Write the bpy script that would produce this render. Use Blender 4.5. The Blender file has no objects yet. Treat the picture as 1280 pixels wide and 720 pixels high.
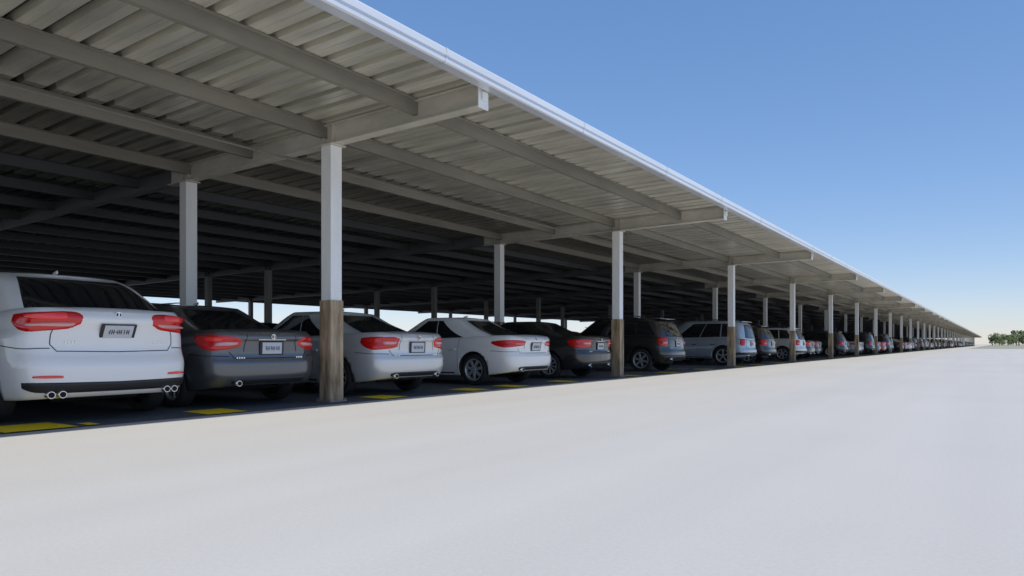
import bpy, bmesh, math, random
from bisect import bisect_right
from mathutils import Vector, Matrix
random.seed(7)
scene=bpy.context.scene
scene.view_settings.view_transform='Standard'
scene.view_settings.look='None'
scene.view_settings.exposure=0

# ------------------------------------------------------------ materials
def newmat(name):
    m=bpy.data.materials.new(name); m.use_nodes=True
    nt=m.node_tree; b=nt.nodes['Principled BSDF']
    return m,nt,b
def simple(name,col,rough=.5,metal=0,coat=0,spec=.5,noise=0,nscale=5,bump=0,bscale=40):
    m,nt,b=newmat(name)
    b.inputs['Base Color'].default_value=(*col,1)
    b.inputs['Roughness'].default_value=rough
    b.inputs['Metallic'].default_value=metal
    b.inputs['Coat Weight'].default_value=coat
    b.inputs['Coat Roughness'].default_value=.03
    b.inputs['Coat IOR'].default_value=1.6
    b.inputs['Specular IOR Level'].default_value=spec
    tc=nt.nodes.new('ShaderNodeTexCoord')
    if noise>0:
        n=nt.nodes.new('ShaderNodeTexNoise'); n.inputs['Scale'].default_value=nscale; n.inputs['Detail'].default_value=6
        nt.links.new(tc.outputs['Object'],n.inputs['Vector'])
        r=nt.nodes.new('ShaderNodeMapRange'); r.inputs[3].default_value=1-noise; r.inputs[4].default_value=1+noise
        nt.links.new(n.outputs['Fac'],r.inputs[0])
        mx=nt.nodes.new('ShaderNodeVectorMath'); mx.operation='SCALE'; mx.inputs[0].default_value=col
        nt.links.new(r.outputs[0],mx.inputs['Scale']); nt.links.new(mx.outputs[0],b.inputs['Base Color'])
    return m
M_glass=simple('car_glass',(.012,.014,.016),.03,0,0,.7)
M_trim=simple('black_trim',(.02,.02,.022),.45)
M_tail=simple('tail_lamp_red',(.66,.005,.006),.15,0,.6)
M_chrome=simple('chrome',(.7,.7,.72),.15,1)
M_tire=simple('tyre_rubber',(.018,.018,.02),.8)
M_rim=simple('alloy_rim',(.58,.59,.60),.3,.7)
M_plate=simple('licence_plate',(.55,.57,.6),.4,noise=.15,nscale=40)
M_clear=simple('clear_lamp',(.75,.36,.34),.12,0,1)
M_seam=simple('panel_gap',(.01,.01,.01),.9)
M_tail2=simple('tail_lamp_bright',(.95,.012,.01),.2,0,1)
def paint(name,col,metal,rough=.35):
    return simple('paint_'+name,col,rough,metal,1,.5,noise=.03,nscale=1.2)
P={ 'white':paint('white',(.87,.85,.82),0,.4),'grey':paint('grey',(.105,.11,.12),.5),
    'silver':paint('silver',(.67,.67,.665),.3),'black':paint('black',(.008,.008,.009),0),
    'charcoal':paint('charcoal',(.024,.025,.026),.3),'bluesilver':paint('bluesilver',(.42,.48,.55),.4),
    'red':paint('red',(.32,.015,.015),.1),'blue':paint('blue',(.02,.05,.14),.4)}
SLOTS=[P['white'],M_glass,M_trim,M_tail,M_chrome,M_tire,M_rim,M_plate,M_clear,M_seam,M_tail2]
PAINT,GLASS,TRIM,TAIL,CHROME,TIRE,RIM,PLATE,CLEAR,SEAM,TAIL2=range(11)

# ------------------------------------------------------------ car building
def lerp_tab(x,X,Y):
    if x<=X[0]: return Y[0]
    if x>=X[-1]: return Y[-1]
    i=bisect_right(X,x)-1
    d=X[i+1]-X[i]
    return Y[i] if d<=0 else Y[i]+(Y[i+1]-Y[i])*(x-X[i])/d
def pchip(pts):
    xs=[p[0] for p in pts]; ys=[p[1] for p in pts]; n=len(xs)
    h=[xs[i+1]-xs[i] for i in range(n-1)]; d=[(ys[i+1]-ys[i])/h[i] for i in range(n-1)]
    m=[0]*n; m[0]=d[0]; m[-1]=d[-1]
    for i in range(1,n-1):
        if d[i-1]*d[i]<=0: m[i]=0
        else:
            w1=2*h[i]+h[i-1]; w2=h[i]+2*h[i-1]; m[i]=(w1+w2)/(w1/d[i-1]+w2/d[i])
    def f(x):
        if x<=xs[0]: return ys[0]
        if x>=xs[-1]: return ys[-1]
        i=min(n-2,bisect_right(xs,x)-1)
        t=(x-xs[i])/h[i]
        return (2*t**3-3*t*t+1)*ys[i]+(t**3-2*t*t+t)*h[i]*m[i]+(-2*t**3+3*t*t)*ys[i+1]+(t**3-t*t)*h[i]*m[i+1]
    return f
class Shell:
    def __init__(S,x0,x1,W,rear,front,bk,ro,fo,zl,zh,crown,pw):
        S.x0,S.x1,S.hw=x0,x1,W/2
        ctrl=[(x0+a,b*W/2) for a,b in rear]+[(x1-a,b*W/2) for a,b in reversed(front)]
        cs=[0]
        for i in range(1,len(ctrl)): cs.append(cs[-1]+math.hypot(ctrl[i][0]-ctrl[i-1][0],ctrl[i][1]-ctrl[i-1][1]))
        fx=pchip([(c,p[0]) for c,p in zip(cs,ctrl)]); fy=pchip([(c,p[1]) for c,p in zip(cs,ctrl)])
        N=500; pts=[(fx(cs[-1]*i/N),fy(cs[-1]*i/N)) for i in range(N+1)]
        S.cum=[0]
        for i in range(N): S.cum.append(S.cum[-1]+math.hypot(pts[i+1][0]-pts[i][0],pts[i+1][1]-pts[i][1]))
        S.px=[p[0] for p in pts]; S.py=[p[1] for p in pts]; S.T=S.cum[-1]
        S.bk=pchip(bk);S.ro=pchip(ro);S.fo=pchip(fo);S.zl=pchip(zl) if isinstance(zl,list) else zl;S.zh=pchip(zh);S.crown=crown;S.pw=pw
    def base(S,s):
        a=abs(s); return lerp_tab(a,S.cum,S.px), lerp_tab(a,S.cum,S.py)*(1 if s>=0 else -1)
    def sx(S,x): return lerp_tab(x,S.px,S.cum)
    def raw(S,s,k):
        px,py=S.base(s); u=min(1,max(0,(px-S.x0)/(S.x1-S.x0)))
        x=px+(1-u)**S.pw*S.ro(k)-u**S.pw*S.fo(k)
        y=py*S.bk(k); z=S.zl(x)+(S.zh(x)-S.zl(x))*k
        return Vector((x,y,z))
    def pt(S,s,k,off=0):
        p=S.raw(s,k)
        if off:
            e=.01
            a=S.raw(s+e,k)-S.raw(s-e,k); k0=max(0,k-e);k1=min(1,k+e)
            b=S.raw(s,k1)-S.raw(s,k0); n=a.cross(b)
            if n.length>1e-9:
                n.normalize()
                c=Vector(((S.x0+S.x1)/2,0,p.z))
                if n.dot(p-c)<0: n=-n
                p=p+n*off
        return p
    def kz(S,s,z):
        x=S.base(s)[0]; return (z-S.zl(x))/(S.zh(x)-S.zl(x))
    def solid(S,bm,mat=0,M=26,N=100,J=10):
        ss=[]
        for i in range(N+1):
            t=i/N; ss.append(S.T*(t-.085*math.sin(2*math.pi*t)))
        ring=ss+[-s for s in reversed(ss[1:-1])]
        V=[]
        for j in range(M+1):
            k=j/M; row=[S.pt(s,k) for s in ss]
            V.append([bm.verts.new(p) for p in row]+[bm.verts.new((p.x,-p.y,p.z)) for p in reversed(row[1:-1])])
        n=len(ring); F=[]
        for j in range(M):
            for i in range(n):
                F.append(bm.faces.new((V[j][i],V[j][(i+1)%n],V[j+1][(i+1)%n],V[j+1][i])))
        def cap(R,cr):
            rows=[[R[0]]]
            for i in range(1,N):
                a=R[i]; b=R[(n-i)%n]; row=[a]
                for q in range(1,J):
                    t=q/J; p=a.co.lerp(b.co,t); v=1-(2*t-1)**2
                    p.z+=cr*v*(abs(a.co.y)/S.hw)**1.5
                    row.append(bm.verts.new(p))
                row.append(b); rows.append(row)
            rows.append([R[N]])
            for i in range(len(rows)-1):
                A,B=rows[i],rows[i+1]
                if len(A)==1:
                    for q in range(J): F.append(bm.faces.new((A[0],B[q],B[q+1])))
                elif len(B)==1:
                    for q in range(J): F.append(bm.faces.new((A[q],B[0],A[q+1])))
                else:
                    for q in range(J): F.append(bm.faces.new((A[q],B[q],B[q+1],A[q+1])))
        cap(V[-1],S.crown); cap(V[0],0)
        for f in F: f.material_index=mat; f.smooth=True
        bmesh.ops.recalc_face_normals(bm,faces=F)
def patch(bm,fn,nu,nv,mat):
    V=[[bm.verts.new(fn(i/nu,j/nv)) for j in range(nv+1)] for i in range(nu+1)]
    for i in range(nu):
        for j in range(nv):
            f=bm.faces.new((V[i][j],V[i+1][j],V[i+1][j+1],V[i][j+1])); f.material_index=mat; f.smooth=True
def zpatch(bm,S,prof,mat,off=.005,nu=20,nv=8,both=True):
    fl=pchip([(p[0],p[1]) for p in prof]); fh=pchip([(p[0],p[2]) for p in prof])
    c0=prof[0][0]==0
    for sg in ((1,-1) if both else (1,)):
        def fn(u,v):
            s=prof[0][0]+(prof[-1][0]-prof[0][0])*u
            z=fl(s)+(fh(s)-fl(s))*v
            k=min(.995,max(0.0,S.kz(s,z)))
            edge=min(1 if c0 else u,1-u,v,1-v)
            o=off*.4+ (min(1,edge*8)**.6)*off*2
            if edge<=0: o=-.004
            return S.pt(s*sg,k,o)
        patch(bm,fn,nu,nv,mat)
def kpatch(bm,S,s0a,s0b,s1a,s1b,k0,k1,mat,off=.004,nu=20,nv=10,sides=(1,-1)):
    for sg in sides:
        def fn(u,v):
            k=k0+(k1-k0)*v; a=s0a+(s0b-s0a)*v; b=s1a+(s1b-s1a)*v
            return S.pt(sg*(a+(b-a)*u) if len(sides)==2 else a+(b-a)*u,k,off)
        patch(bm,fn,nu,nv,mat)
def strip(bm,S,pts,w,mat=SEAM,off=.003):
    for sg in (1,-1):
        prev=None
        P3=[S.pt(sg*s,k,off) for s,k in pts]
        for i,p in enumerate(P3):
            a=P3[max(0,i-1)]; b=P3[min(len(P3)-1,i+1)]; d=(b-a).normalized()
            s,k=pts[i]; n=(S.pt(sg*s,k,.05)-S.pt(sg*s,k,0)).normalized()
            c=d.cross(n).normalized()*w/2
            v=(bm.verts.new(p+c),bm.verts.new(p-c))
            if prev:
                f=bm.faces.new((prev[0],v[0],v[1],prev[1])); f.material_index=mat
            prev=v
def box(bm,c,size,mat,rot=None,bev=0):
    r=bmesh.ops.create_cube(bm,size=1); vs=r['verts']
    mtx=Matrix.Translation(c)@(rot or Matrix())@Matrix.Diagonal((*size,1))
    bmesh.ops.transform(bm,matrix=mtx,verts=vs)
    fs=set(f for v in vs for f in v.link_faces)
    for f in fs: f.material_index=mat
    if bev:
        es=list(set(e for v in vs for e in v.link_edges))
        r=bmesh.ops.bevel(bm,geom=es,offset=bev,segments=2,affect='EDGES',profile=.5)
        for f in r['faces']: f.material_index=mat; f.smooth=True
def cyl(bm,c,r,d,axis,mat,seg=24,r2=None):
    q=bmesh.ops.create_cone(bm,cap_ends=True,segments=seg,radius1=r,radius2=r if r2 is None else r2,depth=d)
    R={'x':Matrix.Rotation(math.pi/2,4,'Y'),'y':Matrix.Rotation(math.pi/2,4,'X'),'z':Matrix()}[axis]
    bmesh.ops.transform(bm,matrix=Matrix.Translation(c)@R,verts=q['verts'])
    for f in set(f for v in q['verts'] for f in v.link_faces):
        f.material_index=mat; f.smooth=len(f.verts)==4
def wheel(bm,x,y,r,sg,ns=10):
    w=.215; rr=r*.70
    prof=[(rr,-w*.42),(r*.80,-w*.5),(r*.94,-w*.47),(r*.99,-w*.36),(r,-w*.15),(r,w*.15),(r*.99,w*.36),(r*.94,w*.47),(r*.80,w*.5),(rr,w*.42)]
    seg=40; V=[]
    for i in range(seg):
        a=2*math.pi*i/seg
        V.append([bm.verts.new((x+R*math.cos(a),y+Y*sg,r+R*math.sin(a))) for R,Y in prof])
    for i in range(seg):
        A,B=V[i],V[(i+1)%seg]
        for j in range(len(prof)-1):
            f=bm.faces.new((A[j],B[j],B[j+1],A[j+1])); f.material_index=TIRE; f.smooth=True
    lip=[(rr+.004,w*.42),(rr-.008,w*.45),(rr-.022,w*.40),(rr-.03,w*.05)]
    V=[]
    for i in range(seg):
        a=2*math.pi*i/seg
        V.append([bm.verts.new((x+R*math.cos(a),y+Y*sg,r+R*math.sin(a))) for R,Y in lip])
    for i in range(seg):
        A,B=V[i],V[(i+1)%seg]
        for j in range(len(lip)-1):
            f=bm.faces.new((A[j],B[j],B[j+1],A[j+1])); f.material_index=RIM; f.smooth=True
    cyl(bm,(x,y+sg*w*.02,r),rr-.02,.02,'y',TRIM,32)
    cyl(bm,(x,y+sg*w*.33,r),.045,.03,'y',RIM,20)
    for i in range(ns):
        a=2*math.pi*(i+.25)/ns
        wi=.06 if ns<=7 else .034
        rot=Matrix.Rotation(-a,4,'Y')
        L=rr-.02-.03
        c=Vector((x,y+sg*w*.30,r))+ (rot@Vector((.03+L/2,0,0)))
        box(bm,c,(L,.025,wi),RIM,rot,.006)

REAR=[(0,0),(.008,.3),(.03,.55),(.075,.74),(.16,.88),(.30,.945),(.6,.982),(1.2,1.0),(1.9,1.0)]
FRONT=[(0,0),(.02,.3),(.07,.55),(.16,.74),(.30,.87),(.5,.94),(.85,.98),(1.3,1.0)]
BK=[(0,.93),(.12,.975),(.35,1.0),(.6,.995),(.72,.985),(.76,.962),(.92,.93),(1,.885)]

def make_car(name,c):
    L,W=c['L'],c['W']
    body=Shell(0,L,W,REAR,FRONT,BK,c['ro'],c['fo'],c['zl'],c['zh'],c.get('crown',.035),6)
    gz=lambda x:body.zh(x)-.035
    gh=Shell(c['g0'],c['g1'],W*c.get('gw',.885),c.get('grear',[(0,0),(.01,.35),(.04,.62),(.11,.84),(.28,.955),(.6,.99),(1.0,1.0)]),
       [(0,0),(.03,.35),(.10,.62),(.24,.84),(.5,.95),(.9,1.0)],
       c['gbk'],c['gro'],c['gfo'],gz,c['gzh'],c.get('gcrown',.035),1)
    bm=bmesh.new(); body.solid(bm,PAINT)
    me=bpy.data.meshes.new('tmp'); bm.to_mesh(me); bm.free()
    for m in SLOTS: me.materials.append(m)
    ob=bpy.data.objects.new('tmp',me); scene.collection.objects.link(ob)
    bm=bmesh.new(); r=c['r']; ar=r+.045
    for x in (c['ra'],c['fa']):
        for sg in (1,-1):
            cyl(bm,(x,sg*(W/2-.12),r+.01),ar,.5,'y',TRIM,48)
    cm=bpy.data.meshes.new('tmpc'); bm.to_mesh(cm); bm.free()
    for m in SLOTS: cm.materials.append(m)
    co=bpy.data.objects.new('tmpc',cm); scene.collection.objects.link(co)
    md=ob.modifiers.new('b','BOOLEAN'); md.operation='DIFFERENCE'; md.object=co; md.solver='EXACT'
    dg=bpy.context.evaluated_depsgraph_get(); dg.update()
    ev=ob.evaluated_get(dg); m2=bpy.data.meshes.new_from_object(ev)
    bpy.data.objects.remove(ob); bpy.data.objects.remove(co)
    bm=bmesh.new(); bm.from_mesh(m2)
    gh.solid(bm,PAINT,M=20,N=84)
    sr=c['rglass']
    kpatch(bm,gh,-sr[0]-.02,-sr[1]-.02,sr[0]+.02,sr[1]+.02,sr[2]-.04,sr[3]+.03,TRIM,.002,sides=(1,),nu=30)
    kpatch(bm,gh,-sr[0],-sr[1],sr[0],sr[1],sr[2],sr[3],GLASS,.006,sides=(1,),nu=30)
    for (xa,xa2,xb,xb2,k0,k1) in c['sglass']:
        a,a2,b,b2=gh.sx(xa),gh.sx(xa2),gh.sx(xb),gh.sx(xb2)
        kpatch(bm,gh,a-.012,a2-.012,b+.012,b2+.012,k0-.03,k1+.025,TRIM,.003)
        kpatch(bm,gh,a,a2,b,b2,k0,k1,GLASS,.006)
    T=gh.T
    for sg in (1,-1):
        def fn(u,v):
            k=.08+.84*v; s=T-(.62-.12*v)*u
            return gh.pt(sg*s,k,.004)
        patch(bm,fn,14,10,GLASS)
    for prof,mat,off in c['lamps']: zpatch(bm,body,prof,mat,off)
    for prof,mat,off in c.get('trims',[]): zpatch(bm,body,prof,mat,off,nu=24)
    for pl in c['seams']:
        pts=[]
        for i in range(len(pl)-1):
            for q in range(7):
                t=q/6; s=pl[i][0]*(1-t)+pl[i+1][0]*t; z=pl[i][1]*(1-t)+pl[i+1][1]*t
                pts.append((s,min(.99,max(.01,body.kz(s,z)))))
        pts=[p for i,p in enumerate(pts) if i==0 or p!=pts[i-1]]
        strip(bm,body,pts,.009)
    for xd in c['doors']:
        s=body.sx(xd); strip(bm,body,[(s,.10+.89*i/12) for i in range(13)],.007)
        kk=.70; p=body.pt(s+.14,kk,.012)
        if xd<3:
            for sg in (1,-1): box(bm,(p.x,sg*abs(p.y),p.z),(.17,.035,.03),c.get('handle',PAINT),None,.008)
    s0,s1=body.sx(c['ra']+.5),body.sx(c['fa']-.5)
    strip(bm,body,[(s0+(s1-s0)*i/16,.07) for i in range(17)],.03,TRIM)
    zp=c['plate']; k=body.kz(0,zp); pr=body.pt(0,k); pu=body.pt(0,k+.1); ang=math.atan2(pu.x-pr.x,pu.z-pr.z)
    rot=Matrix.Rotation(ang,4,'Y')
    box(bm,(pr.x-.006,0,zp),(.02,.38,.185),TRIM,rot,.006)
    box(bm,(pr.x-.018,0,zp),(.008,.31,.155),PLATE,rot)
    for i,(ww,hh) in enumerate([(.024,.055),(.008,.055),(.026,.055),(.022,.05),(.026,.055),(.018,.055)]):
        y=-.10+.04*i
        box(bm,(pr.x-.0235,y,zp-.003),(.003,ww,.009),TRIM,rot)
        box(bm,(pr.x-.0238,y-ww/2+.003,zp-.003),(.003,.007,hh),TRIM,rot)
        if i%2: box(bm,(pr.x-.0235,y,zp+.022),(.003,ww,.007),TRIM,rot)
        else: box(bm,(pr.x-.0238,y+ww/2,zp-.003),(.003,.007,hh),TRIM,rot)
    box(bm,(pr.x-.0235,0,zp+.055),(.003,.16,.012),TAIL,rot)
    box(bm,(pr.x-.018,0,zp+.115),(.035,.44,.022),c.get('garnish',CHROME),rot,.008)
    ze=c.get('emblem',zp+.18); ke=body.kz(0,ze); pe=body.pt(0,ke)
    cyl(bm,(pe.x-.006,0,ze),.036,.015,'x',CHROME,20)
    cyl(bm,(pe.x-.0145,0,ze),.026,.004,'x',SEAM,20)
    box(bm,(pe.x-.018,0,ze),(.004,.014,.05),CHROME)
    for yy in (.42,-.52):
        for i in range(4):
            s=yy+.032*i; kq=body.kz(s,zp-.13)
            q=body.pt(s,kq,.004); box(bm,q,(.006,.02,.02),CHROME)
    for y in c['exh']:
        q=body.raw(y,.04); cyl(bm,(q.x+.02,y,q.z-.0),.038,.16,'x',CHROME,20); cyl(bm,(q.x-.0615,y,q.z),.030,.006,'x',SEAM,20)
    xm=c['g1']-.62; zm=body.zh(xm)+.07
    for sg in (1,-1):
        box(bm,(xm,sg*(W/2+.06),zm),(.13,.19,.12),PAINT,None,.035)
        box(bm,(xm+.02,sg*(W/2-.05),zm-.05),(.05,.12,.03),TRIM,None,.008)
        box(bm,(xm-.068,sg*(W/2+.06),zm),(.004,.15,.085),GLASS)
    T=body.T
    for sg in (1,-1):
        def fn(u,v):
            s=T-(.45+.6*u); x=body.base(s)[0]; zt=body.zh(x)-.04; z=zt-.15*(1-v)
            return body.pt(sg*s,min(.97,body.kz(s,z)),.006)
        patch(bm,fn,10,4,CLEAR)
    def fn(u,v):
        s=T+(-.4+.8*u); z=.34+.16*v
        return body.pt(s if s<=T else -(2*T-s),body.kz(min(s,2*T-s),z),.006)
    patch(bm,fn,14,4,TRIM)
    xr=c['g0']+c['gro'][-1][1]+.28
    box(bm,(xr,0,gh.zh(xr)+c.get('gcrown',.035)+.004),(.12,.02,.04),PAINT,Matrix.Rotation(.2,4,'Y'),.008)
    if c.get('rails'):
        for sg in (1,-1):
            xa=xr+.1; xb=c['g1']-c['gfo'][-1][1]-.2; n=10; y=gh.hw*gh.bk(1)*.97
            for i in range(n):
                x0=xa+(xb-xa)*i/n; x1=xa+(xb-xa)*(i+1)/n; z0=gh.zh(x0)+.055; z1=gh.zh(x1)+.055
                box(bm,((x0+x1)/2,sg*y,(z0+z1)/2),(x1-x0+.01,.03,.025),TRIM,Matrix.Rotation(-math.atan2(z1-z0,x1-x0),4,'Y'))
            for x in (xa,(xa+xb)/2,xb): box(bm,(x,sg*y,gh.zh(x)+.02),(.07,.03,.06),TRIM)
    if c.get('spoiler'):
        xs=c['g0']+c['gro'][-1][1]-.03
        box(bm,(xs,0,gh.zh(xs)+.02),(.22,gh.hw*1.45,.028),PAINT,Matrix.Rotation(.06,4,'Y'),.01)
        box(bm,(xs-.112,0,gh.zh(xs)+.013),(.006,.3,.014),TAIL)
    box(bm,(L/2,0,.31),(L-1.7,W*.6,.12),TRIM)
    cyl(bm,(.55,0,.33),.11,.9,'y',TRIM,16)
    cyl(bm,(c['ra'],0,r),.04,W-.4,'y',TRIM,10)
    for x in (c['ra'],c['fa']):
        for sg in (1,-1): wheel(bm,x,sg*(W/2-.125),r,sg,c.get('spokes',10))
    me=bpy.data.meshes.new(name)
    for m in SLOTS: me.materials.append(m)
    bm.to_mesh(me); bm.free()
    return me

def sedan(**kw):
    c=dict(L=4.75,W=1.82,r=.325,ra=1.02,fa=3.78,
      zl=[(0,.32),(.4,.26),(1.0,.20),(3.9,.19),(4.75,.24)],
      zh=[(0,1.0),(.25,1.045),(.8,1.03),(1.6,.985),(2.8,.95),(3.5,.94),(4.1,.84),(4.5,.72),(4.75,.62)],
      ro=[(0,.09),(.1,.03),(.25,0),(.42,.0),(.50,.035),(.6,.05),(.8,.045),(.92,.005),(1,.05)],
      fo=[(0,.1),(.2,0),(.5,0),(.8,.06),(1,.16)],
      g0=.52,g1=3.82,gbk=[(0,1),(.3,.965),(.7,.88),(.9,.82),(1,.76)],
      gro=[(0,0),(.3,.33),(.6,.66),(.85,.92),(1,1.1)],gfo=[(0,0),(.5,.55),(.85,.92),(1,1.12)],
      gzh=[(.5,1.34),(1.3,1.37),(1.9,1.425),(2.4,1.43),(2.9,1.37),(3.8,1.30)],
      rglass=(.62,.50,.10,.90),
      sglass=[(1.30,1.75,2.03,2.03,.13,.84),(2.09,2.09,3.25,2.72,.13,.84)],
      lamps=[([(.44,.80,.95),(.6,.77,.975),(.85,.755,.98),(1.02,.79,.975),(1.2,.88,.955)],TAIL,.006),
             ([(.50,.85,.90),(.62,.835,.90),(.76,.84,.90)],CLEAR,.016)],
      trims=[([(0,.33,.40),(.5,.33,.40),(.62,.34,.38)],TRIM,.004)],
      seams=[[(.0,.665),(.55,.665),(.62,.75)],[(.62,.69),(.9,.70),(1.25,.72)],[(.42,.75),(.42,.99)]],
      doors=[1.42,2.12,3.18],plate=.80,exh=(.5,),emblem=.955)
    c.update(kw); return c
cars={}
cars['sedan_b']=make_car('sedan_b',sedan(
    lamps=[([(.46,.83,.90),(.58,.79,.95),(.8,.76,.98),(1.0,.80,.985),(1.22,.90,.97)],TAIL,.006),
           ([(.52,.845,.88),(.66,.82,.88),(.82,.82,.86)],CLEAR,.016),([(.7,.885,.94),(.85,.875,.955),(1.0,.89,.96)],TAIL2,.014)],spokes=10))
cars['sedan_c']=make_car('sedan_c',sedan(L=4.85,W=1.84,exh=(.5,-.5)))
cars['sedan_d']=make_car('sedan_d',sedan(L=4.7,spokes=7,
    zh=[(0,.97),(.25,1.03),(.8,1.02),(1.6,.975),(2.8,.945),(3.5,.93),(4.1,.83),(4.5,.71),(4.75,.62)],
    lamps=[([(.40,.82,.90),(.55,.80,.935),(.85,.78,.94),(1.05,.80,.935),(1.28,.87,.91)],TAIL,.006),
           ([(.42,.845,.87),(.55,.84,.87),(.7,.84,.865)],CLEAR,.015)]))
cars['fastback']=make_car('fastback',sedan(L=4.95,W=1.90,r=.36,ra=1.05,fa=3.98,
      zl=[(0,.30),(.4,.27),(1.0,.25),(4.0,.24),(4.95,.28)],
      zh=[(0,1.18),(.18,1.235),(.7,1.22),(1.6,1.16),(2.8,1.10),(3.6,1.07),(4.3,.94),(4.7,.80),(4.95,.70)],
      ro=[(0,.10),(.1,.03),(.2,0),(.36,.0),(.43,.02),(.5,.06),(.6,.075),(.8,.055),(.93,.005),(1,.05)],
      g0=.30,g1=3.95,gw=.90,gbk=[(0,1),(.3,.975),(.7,.91),(.88,.86),(1,.78)],
      gro=[(0,0),(.3,.22),(.6,.47),(.85,.72),(1,.98)],gfo=[(0,0),(.5,.55),(.85,.92),(1,1.12)],
      gzh=[(.3,1.60),(1.2,1.66),(1.9,1.70),(2.5,1.69),(3.0,1.62),(3.9,1.55)],
      rglass=(.76,.66,.09,.90),
      sglass=[(1.20,1.62,2.10,2.10,.13,.84),(2.16,2.16,3.35,2.85,.13,.84)],
      lamps=[([(.40,1.06,1.165),(.52,.995,1.19),(.8,.975,1.19),(1.0,1.0,1.185),(1.2,1.10,1.17)],TAIL,.008),
             ([(.46,1.06,1.085),(.6,1.045,1.085),(.8,1.035,1.075),(.95,1.04,1.07)],CLEAR,.02),
             ([(.55,1.115,1.165),(.75,1.11,1.17),(1.0,1.12,1.165)],TAIL2,.018),
             ([(.56,.50,.525),(.7,.50,.53),(.84,.505,.525)],TAIL2,.008)],
      trims=[([(0,.34,.45),(.4,.34,.455),(.8,.35,.46),(.98,.40,.46)],TRIM,.005)],
      seams=[[(0,.76),(.60,.77),(.66,.84),(.66,1.0)],[(.66,.80),(.95,.81),(1.28,.84)],[(.60,1.19),(.60,1.215)]],
      doors=[1.42,2.2,3.3],plate=.99,exh=(.66,.56,-.56,-.66),emblem=1.175,garnish=PAINT,spokes=10))
def suv(**kw):
    c=dict(L=4.65,W=1.86,r=.36,ra=.92,fa=3.68,
      zl=[(0,.38),(.5,.30),(1.0,.27),(3.8,.27),(4.65,.34)],
      zh=[(0,1.03),(.2,1.09),(.8,1.10),(1.8,1.08),(2.8,1.06),(3.4,1.05),(4.0,.99),(4.4,.90),(4.65,.80)],
      ro=[(0,.06),(.15,0),(.32,0),(.42,.03),(.55,.06),(.85,.075),(1,.10)],
      fo=[(0,.1),(.2,0),(.5,0),(.8,.04),(1,.12)],
      g0=.08,g1=3.62,gw=.93,gbk=[(0,1),(.4,.965),(.8,.89),(.93,.85),(1,.78)],
      gro=[(0,0),(.5,.14),(.85,.27),(.95,.36),(1,.46)],gfo=[(0,0),(.5,.42),(.85,.74),(1,.92)],
      gzh=[(.08,1.58),(.6,1.63),(1.4,1.68),(2.2,1.68),(2.8,1.62),(3.6,1.55)],
      rglass=(.66,.60,.12,.84),
      sglass=[(.45,.62,1.05,1.12,.14,.83),(1.13,1.2,1.95,1.95,.14,.83),(2.01,2.01,3.05,2.68,.14,.83)],
      lamps=[([(.68,.80,1.03),(.8,.78,1.06),(.92,.80,1.07),(1.06,.88,1.07)],TAIL,.008),
             ([(.72,.86,.91),(.8,.85,.91),(.88,.86,.91)],CLEAR,.02)],
      trims=[([(0,.42,.52),(.6,.42,.52),(1.0,.42,.52),(1.3,.40,.50)],TRIM,.006)],
      seams=[[(0,.66),(.64,.66),(.66,1.0)]],doors=[1.25,2.02,3.0],plate=.86,exh=(.55,),emblem=1.01,rails=True,spoiler=True,spokes=6,handle=TRIM)
    c.update(kw); return c
cars['suv']=make_car('suv',suv())
cars['suv_big']=make_car('suv_big',suv(L=4.9,W=1.92,r=.38,ra=.98,fa=3.9,g0=.06,g1=3.85,
      gzh=[(.06,1.70),(.6,1.76),(1.4,1.80),(2.4,1.80),(3.0,1.72),(3.8,1.65)],gro=[(0,0),(.5,.08),(.85,.16),(.95,.24),(1,.34)],
      lamps=[([(.74,.78,1.06),(.84,.78,1.07),(.98,.80,1.07)],TAIL,.01)],spokes=5))

kind={'sedan_b':'sedan','sedan_c':'sedan','sedan_d':'sedan','fastback':'hatchback','suv':'suv','suv_big':'suv'}
def place(t,col,x,y,rot=math.pi):
    o=bpy.data.objects.new('parked_'+kind[t],cars[t]); scene.collection.objects.link(o)
    o.location=(x,y,.008); o.rotation_euler=(0,0,rot)
    o.material_slots[0].link='OBJECT'; o.material_slots[0].material=P[col]
    return o
PY0,PS=7.08,9.66
place('fastback','white',-7.95,3.88,math.pi+.01)
place('sedan_b','grey',-8.15,6.02,math.pi-.005)
place('sedan_c','silver',-7.95,8.75)
place('sedan_d','white',-7.9,12.35,math.pi+.015)
place('sedan_c','charcoal',-8.1,15.65)
place('suv','charcoal',-8.1,20.9)
place('suv_big','bluesilver',-8.1,29.0)
place('suv','black',-8.1,32.2)
random.seed(11)
cols=['black','charcoal','charcoal','grey','white','grey','black','bluesilver','black','blue','charcoal','grey','black','silver','charcoal']
types=['sedan_b','sedan_c','sedan_d','suv','suv','suv_big','suv_big']
for n in range(3,40):
    for q in (1.62,4.83,8.04):
        if random.random()<.06: continue
        place(random.choice(types),random.choice(cols) if not (n==6 and q==4.83) else 'red',-8.15+random.uniform(-.35,.25),PY0+n*PS+q+random.uniform(-.1,.1),math.pi+random.uniform(-.02,.02))
for row,(x,rot,nm) in enumerate([(-18.8,0,12),(-25.5,math.pi,10),(-36.0,0,9)]):
    for n in range(-1,nm):
        for q in (1.62,4.83,8.04):
            if random.random()<.22: continue
            place(random.choice(types),random.choice(cols),x+random.uniform(-.3,.3),PY0+n*PS+q,rot+random.uniform(-.02,.02))

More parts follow.
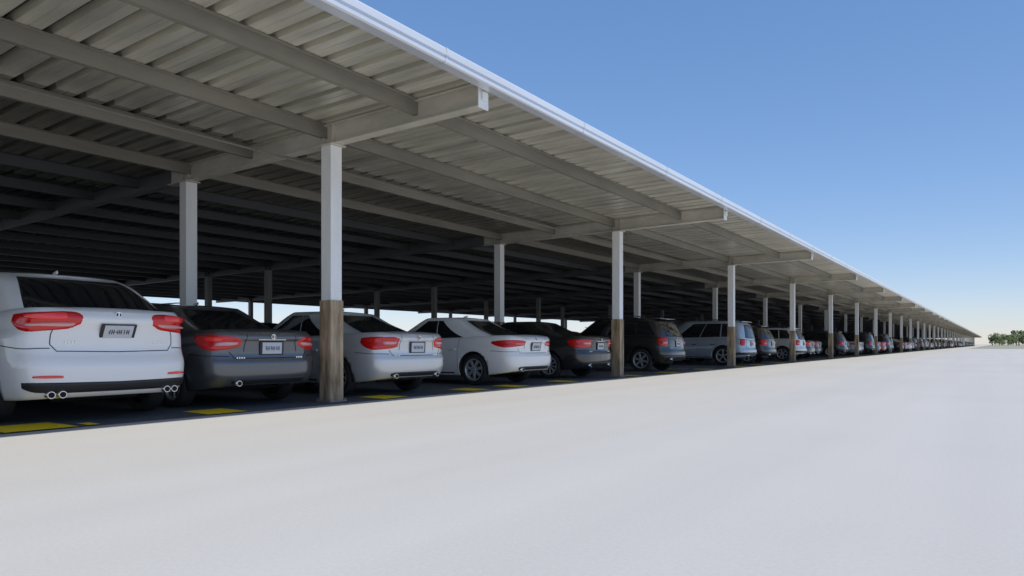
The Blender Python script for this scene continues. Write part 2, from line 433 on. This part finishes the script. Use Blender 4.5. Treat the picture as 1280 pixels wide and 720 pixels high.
# ------------------------------------------------------------ carport
def mesh_obj(name,bm,mats,parent=None):
    me=bpy.data.meshes.new(name)
    for m in mats: me.materials.append(m)
    bm.to_mesh(me); bm.free()
    o=bpy.data.objects.new(name,me); scene.collection.objects.link(o)
    if parent: o.parent=parent
    return o
carport=bpy.data.objects.new('carport',None); scene.collection.objects.link(carport)
XE=-5.2; XB=-42.; SL=.009
YA=PY0-2*PS-1; NB=40; YB=PY0+NB*PS+1
def dz(x): return SL*(x-XE)
def bx(bm,x0,x1,y0,y1,z0,z1,mat=0,shear=True):
    vs=[]
    for x in (x0,x1):
        for y in (y0,y1):
            for z in (z0,z1):
                vs.append(bm.verts.new((x,y,z+(dz(x) if shear else 0))))
    for a in ((0,1,3,2),(4,6,7,5),(0,4,5,1),(2,3,7,6),(0,2,6,4),(1,5,7,3)):
        f=bm.faces.new([vs[i] for i in a]); f.material_index=mat
def metal_paint(name,col,streak=.2,rough=.5,metal=0.0,sc=(6,.6,1)):
    m,nt,b=newmat(name)
    tc=nt.nodes.new('ShaderNodeTexCoord'); mp=nt.nodes.new('ShaderNodeMapping'); mp.inputs['Scale'].default_value=sc
    n=nt.nodes.new('ShaderNodeTexNoise'); n.inputs['Scale'].default_value=1.0; n.inputs['Detail'].default_value=7; n.inputs['Roughness'].default_value=.65
    nt.links.new(tc.outputs['Object'],mp.inputs[0]); nt.links.new(mp.outputs[0],n.inputs['Vector'])
    cr=nt.nodes.new('ShaderNodeValToRGB')
    cr.color_ramp.elements[0].position=.3; cr.color_ramp.elements[0].color=(*[c*(1-streak) for c in col],1)
    cr.color_ramp.elements[1].position=.62; cr.color_ramp.elements[1].color=(*col,1)
    nt.links.new(n.outputs['Fac'],cr.inputs[0]); nt.links.new(cr.outputs[0],b.inputs['Base Color'])
    b.inputs['Roughness'].default_value=rough; b.inputs['Metallic'].default_value=metal
    return m
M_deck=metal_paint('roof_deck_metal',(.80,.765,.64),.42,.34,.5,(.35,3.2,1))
M_deckm=metal_paint('roof_deck_half_shade',(.36,.345,.29),.45,.38,.5,(.35,3.2,1))  # middle deck: same sheet, shade under the roof put into the colour
M_deckd=metal_paint('roof_deck_deep_shade',(.12,.12,.115),.5,.45,.4,(.35,3.2,1))  # rear deck: darkest copy, deep shade painted into the base colour
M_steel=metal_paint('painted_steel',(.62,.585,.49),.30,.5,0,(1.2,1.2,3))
M_steeld=metal_paint('steel_deep_shade',(.12,.12,.12),.3,.5,0,(1.2,1.2,3))  # rear beams: dark copy of the steel, shade painted in
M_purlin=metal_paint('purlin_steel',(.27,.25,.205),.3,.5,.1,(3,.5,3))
M_purlind=metal_paint('purlin_deep_shade',(.085,.085,.085),.25,.5,.1,(3,.5,3))  # rear purlins: dark copy, roof shade painted into the colour
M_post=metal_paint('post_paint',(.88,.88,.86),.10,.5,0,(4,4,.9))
M_postd=metal_paint('post_paint_deep_shade',(.26,.26,.26),.2,.5,0,(4,4,.9))  # rear posts: dark copy of the post paint, imitates shade
M_fascia=metal_paint('fascia_metal',(.72,.75,.80),.12,.3,.3,(1,.25,2))
M_groove=simple('rib_groove_shade',(.045,.045,.04),.8)  # near-black on the rib recesses, groove shade painted in
m,nt,b=newmat('post_base_brown'); M_brown=m
tc=nt.nodes.new('ShaderNodeTexCoord'); mp=nt.nodes.new('ShaderNodeMapping'); mp.inputs['Scale'].default_value=(9,9,1.6)
n=nt.nodes.new('ShaderNodeTexNoise'); n.inputs['Detail'].default_value=8; n.inputs['Scale'].default_value=1.3
nt.links.new(tc.outputs['Object'],mp.inputs[0]); nt.links.new(mp.outputs[0],n.inputs['Vector'])
cr=nt.nodes.new('ShaderNodeValToRGB'); cr.color_ramp.elements[0].position=.32; cr.color_ramp.elements[0].color=(.17,.115,.065,1)
cr.color_ramp.elements[1].position=.68; cr.color_ramp.elements[1].color=(.50,.39,.26,1)
nt.links.new(n.outputs['Fac'],cr.inputs[0]); nt.links.new(cr.outputs[0],b.inputs['Base Color']); b.inputs['Roughness'].default_value=.8

# deck: wide flat pans with narrow deep ribs
bm=bmesh.new(); per=.36; prof=[]; y=YA
z0,z1=4.180,4.262
while y<YB:
    prof+= [(y,z0),(y+.118,z0),(y+.126,z0+.010),(y+.134,z0),(y+.25,z0),(y+.268,z1),(y+.342,z1)]; y+=per
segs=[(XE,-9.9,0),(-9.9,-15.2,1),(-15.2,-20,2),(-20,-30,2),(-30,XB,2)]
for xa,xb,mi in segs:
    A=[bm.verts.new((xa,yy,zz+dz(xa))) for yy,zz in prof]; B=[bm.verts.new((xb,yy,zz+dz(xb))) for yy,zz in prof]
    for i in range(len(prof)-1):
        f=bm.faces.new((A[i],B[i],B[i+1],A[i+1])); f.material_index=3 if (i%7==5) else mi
mesh_obj('roof_deck',bm,[M_deck,M_deckm,M_deckd,M_groove],carport)
bmb=bmesh.new(); bmp=bmesh.new(); bmq=bmesh.new()
postx=[-8.2,-12.05,-23.0,-27.0,-38.0]
xp=[-6.45-1.83*i for i in range(20) if -6.45-1.83*i>XB]
B0,B1=3.87,4.172
XJ=-12.6
for n in range(-2,NB+1):
    Y=PY0+PS*n
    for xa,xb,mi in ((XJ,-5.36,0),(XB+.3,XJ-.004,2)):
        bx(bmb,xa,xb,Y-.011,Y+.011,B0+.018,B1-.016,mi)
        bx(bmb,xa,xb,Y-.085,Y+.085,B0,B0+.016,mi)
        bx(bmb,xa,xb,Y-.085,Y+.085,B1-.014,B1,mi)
    bx(bmb,-5.356,-5.34,Y-.10,Y+.10,B0-.02,B1-.01,1)
    bx(bmb,-5.335,-5.31,Y-.05,Y+.05,B0+.08,B1-.12,1)
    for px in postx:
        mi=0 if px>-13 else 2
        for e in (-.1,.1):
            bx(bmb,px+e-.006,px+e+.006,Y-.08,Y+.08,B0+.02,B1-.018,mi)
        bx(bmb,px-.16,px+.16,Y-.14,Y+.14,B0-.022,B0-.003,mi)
    if n<NB:
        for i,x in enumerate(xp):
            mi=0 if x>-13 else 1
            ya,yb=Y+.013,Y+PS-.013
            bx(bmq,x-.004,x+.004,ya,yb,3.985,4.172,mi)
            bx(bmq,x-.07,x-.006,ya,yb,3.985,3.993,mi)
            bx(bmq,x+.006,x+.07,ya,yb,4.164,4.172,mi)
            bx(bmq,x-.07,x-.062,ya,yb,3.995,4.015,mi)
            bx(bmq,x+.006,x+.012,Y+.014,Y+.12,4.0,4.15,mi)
    for px in postx:
        if px<-20 and n>16: continue
        top=B0+dz(px)-.024
        w=.105
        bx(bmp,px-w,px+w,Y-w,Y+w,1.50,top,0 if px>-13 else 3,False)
        w=.122
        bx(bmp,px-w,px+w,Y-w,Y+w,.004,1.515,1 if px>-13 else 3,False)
        bx(bmp,px-.16,px+.16,Y-.16,Y+.16,.003,.022,2,False)
        for ax in (-1,1):
            for ay in (-1,1):
                bx(bmp,px+ax*.14-.012,px+ax*.14+.012,Y+ay*.14-.012,Y+ay*.14+.012,.022,.05,2,False)
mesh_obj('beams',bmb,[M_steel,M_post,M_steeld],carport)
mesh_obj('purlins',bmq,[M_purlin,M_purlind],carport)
mesh_obj('posts',bmp,[M_post,M_brown,M_purlin,M_postd],carport)
bm=bmesh.new()
pr=[(-5.30,4.17),(-5.305,4.075),(-5.29,4.06),(-5.14,4.05),(-5.115,4.06),(-5.11,4.12),(-5.095,4.125),(-5.09,4.19),(-5.11,4.215),(-5.20,4.215),(-5.28,4.19)]
yy=YA
rows=[]
while yy<YB+.1:
    rows.append([bm.verts.new((x,yy,z)) for x,z in pr]); yy+=PS/3
for a in range(len(rows)-1):
    for i in range(len(pr)-1): bm.faces.new((rows[a][i],rows[a][i+1],rows[a+1][i+1],rows[a+1][i]))
for a in range(1,len(rows)-1):
    Yj=rows[a][0].co.y
    R=[[bm.verts.new((x+(-.004 if x<-5.2 else .004),Yj+e,z+(-.004 if z<4.1 else .004))) for x,z in pr] for e in (-.02,.02)]
    for i in range(len(pr)-1): bm.faces.new((R[0][i],R[0][i+1],R[1][i+1],R[1][i]))
mesh_obj('fascia_gutter',bm,[M_fascia],carport)
bm=bmesh.new()
cyl(bm,(-9.2,(YA+YB)/2,3.835+dz(-9.2)),.016,YB-YA,'y',0,8)
mesh_obj('conduit',bm,[M_purlin],carport)

# ------------------------------------------------------------ ground
def ground_mat(name,c0,c1,rough=.85,stains=0):
    m,nt,b=newmat(name); L=nt.links
    tc=nt.nodes.new('ShaderNodeTexCoord')
    n=nt.nodes.new('ShaderNodeTexNoise'); n.inputs['Scale'].default_value=.16; n.inputs['Detail'].default_value=8; n.inputs['Roughness'].default_value=.6
    L.new(tc.outputs['Object'],n.inputs['Vector'])
    cr=nt.nodes.new('ShaderNodeValToRGB'); cr.color_ramp.elements[0].position=.3; cr.color_ramp.elements[1].position=.7
    cr.color_ramp.elements[0].color=(*c0,1); cr.color_ramp.elements[1].color=(*c1,1)
    L.new(n.outputs['Fac'],cr.inputs[0])
    n2=nt.nodes.new('ShaderNodeTexNoise'); n2.inputs['Scale'].default_value=45; n2.inputs['Detail'].default_value=6; n2.inputs['Roughness'].default_value=.7
    L.new(tc.outputs['Object'],n2.inputs['Vector'])
    mr=nt.nodes.new('ShaderNodeMapRange'); mr.inputs[3].default_value=.86; mr.inputs[4].default_value=1.14
    L.new(n2.outputs['Fac'],mr.inputs[0])
    vm=nt.nodes.new('ShaderNodeVectorMath'); vm.operation='SCALE'
    L.new(cr.outputs[0],vm.inputs[0]); L.new(mr.outputs[0],vm.inputs['Scale'])
    out=vm.outputs[0]
    if stains:
        mp=nt.nodes.new('ShaderNodeMapping'); mp.inputs['Scale'].default_value=(1.1,.05,1)
        L.new(tc.outputs['Object'],mp.inputs[0])
        n3=nt.nodes.new('ShaderNodeTexNoise'); n3.inputs['Scale'].default_value=1; n3.inputs['Detail'].default_value=5
        L.new(mp.outputs[0],n3.inputs['Vector'])
        m3=nt.nodes.new('ShaderNodeMapRange'); m3.inputs[1].default_value=.35; m3.inputs[2].default_value=.7; m3.inputs[3].default_value=.955; m3.inputs[4].default_value=1.02
        L.new(n3.outputs['Fac'],m3.inputs[0])
        v3=nt.nodes.new('ShaderNodeVectorMath'); v3.operation='SCALE'
        L.new(out,v3.inputs[0]); L.new(m3.outputs[0],v3.inputs['Scale']); out=v3.outputs[0]
    L.new(out,b.inputs['Base Color'])
    bp=nt.nodes.new('ShaderNodeBump'); bp.inputs['Strength'].default_value=.2; bp.inputs['Distance'].default_value=.004
    L.new(n2.outputs['Fac'],bp.inputs['Height']); L.new(bp.outputs[0],b.inputs['Normal'])
    b.inputs['Roughness'].default_value=rough; b.inputs['Specular IOR Level'].default_value=.25
    return m
M_conc=ground_mat('pale_concrete',(.455,.448,.437),(.49,.483,.472),stains=1)
M_bayshade=ground_mat('bay_ground_shade',(.08,.083,.09),(.13,.133,.14))  # dark bay ground, colour lowered to deepen the shade under the roof
M_field=ground_mat('dry_field',(.26,.25,.18),(.34,.33,.25))
def sheet(name,x0,x1,y0,y1,z,mat):
    bm=bmesh.new(); vs=[bm.verts.new(p) for p in ((x0,y0,z),(x1,y0,z),(x1,y1,z),(x0,y1,z))]; bm.faces.new(vs)
    return mesh_obj(name,bm,[mat])
sheet('ground',-2500,2500,-2500,2500,0,M_conc)
sheet('parking_bays_shade',-41.5,-7.80,YA,YB,.004,M_bayshade)  # dark sheet ending near the roof's shadow edge, shade in its colour
sheet('field',-4.0,900,150,2400,.006,M_field)
m,nt,b=newmat('yellow_paint')
tc=nt.nodes.new('ShaderNodeTexCoord'); n=nt.nodes.new('ShaderNodeTexNoise'); n.inputs['Scale'].default_value=9; n.inputs['Detail'].default_value=8
nt.links.new(tc.outputs['Object'],n.inputs['Vector']); cr=nt.nodes.new('ShaderNodeValToRGB')
cr.color_ramp.elements[0].position=.33; cr.color_ramp.elements[0].color=(.6,.38,.03,1); cr.color_ramp.elements[1].position=.40; cr.color_ramp.elements[1].color=(1,.70,.01,1)
nt.links.new(n.outputs['Fac'],cr.inputs[0]); nt.links.new(cr.outputs[0],b.inputs['Base Color']); b.inputs['Roughness'].default_value=.6
M_yel=m
bm=bmesh.new()
def mark(x0,x1,y0,y1,z=.009):
    r=random.uniform(-.03,.03)
    vs=[bm.verts.new(p) for p in ((x0,y0,z),(x1,y0+r,z),(x1,y1+r,z),(x0,y1,z))]; bm.faces.new(vs)
mark(-8.5,-7.82,2.72,3.38,.012); mark(-8.1,-7.85,3.5,3.62,.012)
ys=[5.15,8.1,10.35,11.7,13.8]+[PY0+PS*n+q for n in range(1,30) for q in (0.6,3.22,6.44)]
for y in ys: mark(-8.45,-7.82,y-.27,y+.27,.012)
for n in range(1,30):
    for q in (3.22,6.44): mark(-12.9,-8.7,PY0+PS*n+q-.05,PY0+PS*n+q+.05,.009)
mesh_obj('yellow_bay_markings',bm,[M_yel])

# ------------------------------------------------------------ distant trees
m,nt,b=newmat('foliage'); M_fol=m
oi=nt.nodes.new('ShaderNodeTexNoise'); oi.inputs['Scale'].default_value=.5; tc=nt.nodes.new('ShaderNodeTexCoord'); nt.links.new(tc.outputs['Object'],oi.inputs['Vector'])
cr=nt.nodes.new('ShaderNodeValToRGB'); cr.color_ramp.elements[0].position=.35; cr.color_ramp.elements[0].color=(.06,.095,.035,1); cr.color_ramp.elements[1].position=.65; cr.color_ramp.elements[1].color=(.15,.19,.08,1)
nt.links.new(oi.outputs['Fac'],cr.inputs[0]); nt.links.new(cr.outputs[0],b.inputs['Base Color']); b.inputs['Roughness'].default_value=.8
M_bark=simple('bark',(.10,.08,.06),.9)
def trees(name,pts,seed):
    random.seed(seed); bm=bmesh.new()
    for (x,y,h) in pts:
        q=bmesh.ops.create_cone(bm,cap_ends=True,segments=7,radius1=h*.035,radius2=h*.012,depth=h*.6)
        bmesh.ops.translate(bm,verts=q['verts'],vec=(x,y,h*.3))
        for v in q['verts']:
            for f in v.link_faces: f.material_index=1
        cl=[(x+random.gauss(0,h*.25),y+random.gauss(0,h*.25),h*random.uniform(.2,.85),h*random.uniform(.12,.24)) for _ in range(10)]
        for cx,cy,cz,cr_ in cl:
            for _ in range(90):
                d=Vector((random.gauss(0,1),random.gauss(0,1),random.gauss(0,.8))).normalized()*cr_*random.uniform(.6,1.05)
                c=Vector((cx,cy,cz))+d; s=h*.035*random.uniform(.6,1.4)
                a=Vector((random.gauss(0,1),random.gauss(0,1),random.gauss(0,1))).normalized(); e=a.orthogonal().normalized()
                f=bm.faces.new([bm.verts.new(c+a*s),bm.verts.new(c+e*s),bm.verts.new(c-a*s),bm.verts.new(c-e*s)])
    return mesh_obj(name,bm,[M_fol,M_bark])
random.seed(3)
trees('distant_trees',[(-1+i*2.6+random.uniform(-1,1),random.uniform(480,520),random.uniform(6.0,10)) for i in range(32)],4)

# ------------------------------------------------------------ light
sx_,sy_,sz_=.60,-.22,1.0
dirv=Vector((sx_,sy_,sz_)).normalized()
elev=math.asin(dirv.z)
w=bpy.data.worlds.new('World'); scene.world=w; w.use_nodes=True
nt=w.node_tree; bg=nt.nodes['Background']
sky=nt.nodes.new('ShaderNodeTexSky'); sky.sky_type='NISHITA'; sky.sun_disc=False
sky.sun_elevation=elev; sky.sun_rotation=math.atan2(sx_,sy_); sky.altitude=0; sky.air_density=1.0; sky.dust_density=.1; sky.ozone_density=5.5
gm=nt.nodes.new('ShaderNodeGamma'); gm.inputs[1].default_value=.58
hs=nt.nodes.new('ShaderNodeHueSaturation'); hs.inputs['Saturation'].default_value=1.38; hs.inputs['Value'].default_value=1.85
tn=nt.nodes.new('ShaderNodeVectorMath'); tn.operation='MULTIPLY'; tn.inputs[1].default_value=(.97,.95,1.08)
nt.links.new(sky.outputs[0],gm.inputs[0]); nt.links.new(gm.outputs[0],hs.inputs['Color']); nt.links.new(hs.outputs[0],tn.inputs[0]); nt.links.new(tn.outputs[0],bg.inputs[0]); bg.inputs[1].default_value=.145
sd=bpy.data.lights.new('sun','SUN'); sd.energy=4.2; sd.angle=math.radians(.5); sd.color=(1,.945,.84)
so=bpy.data.objects.new('sun',sd); scene.collection.objects.link(so)
so.rotation_euler=dirv.to_track_quat('Z','Y').to_euler(); so.location=(20,-10,30)

cd=bpy.data.cameras.new('camera'); cam=bpy.data.objects.new('camera',cd); scene.collection.objects.link(cam)
cam.location=(0,0,.864); cam.rotation_euler=(math.radians(90),0,math.radians(34.7))
cd.lens=24.55; cd.shift_y=.0547; cd.clip_end=6000; cd.clip_start=.05
scene.camera=cam
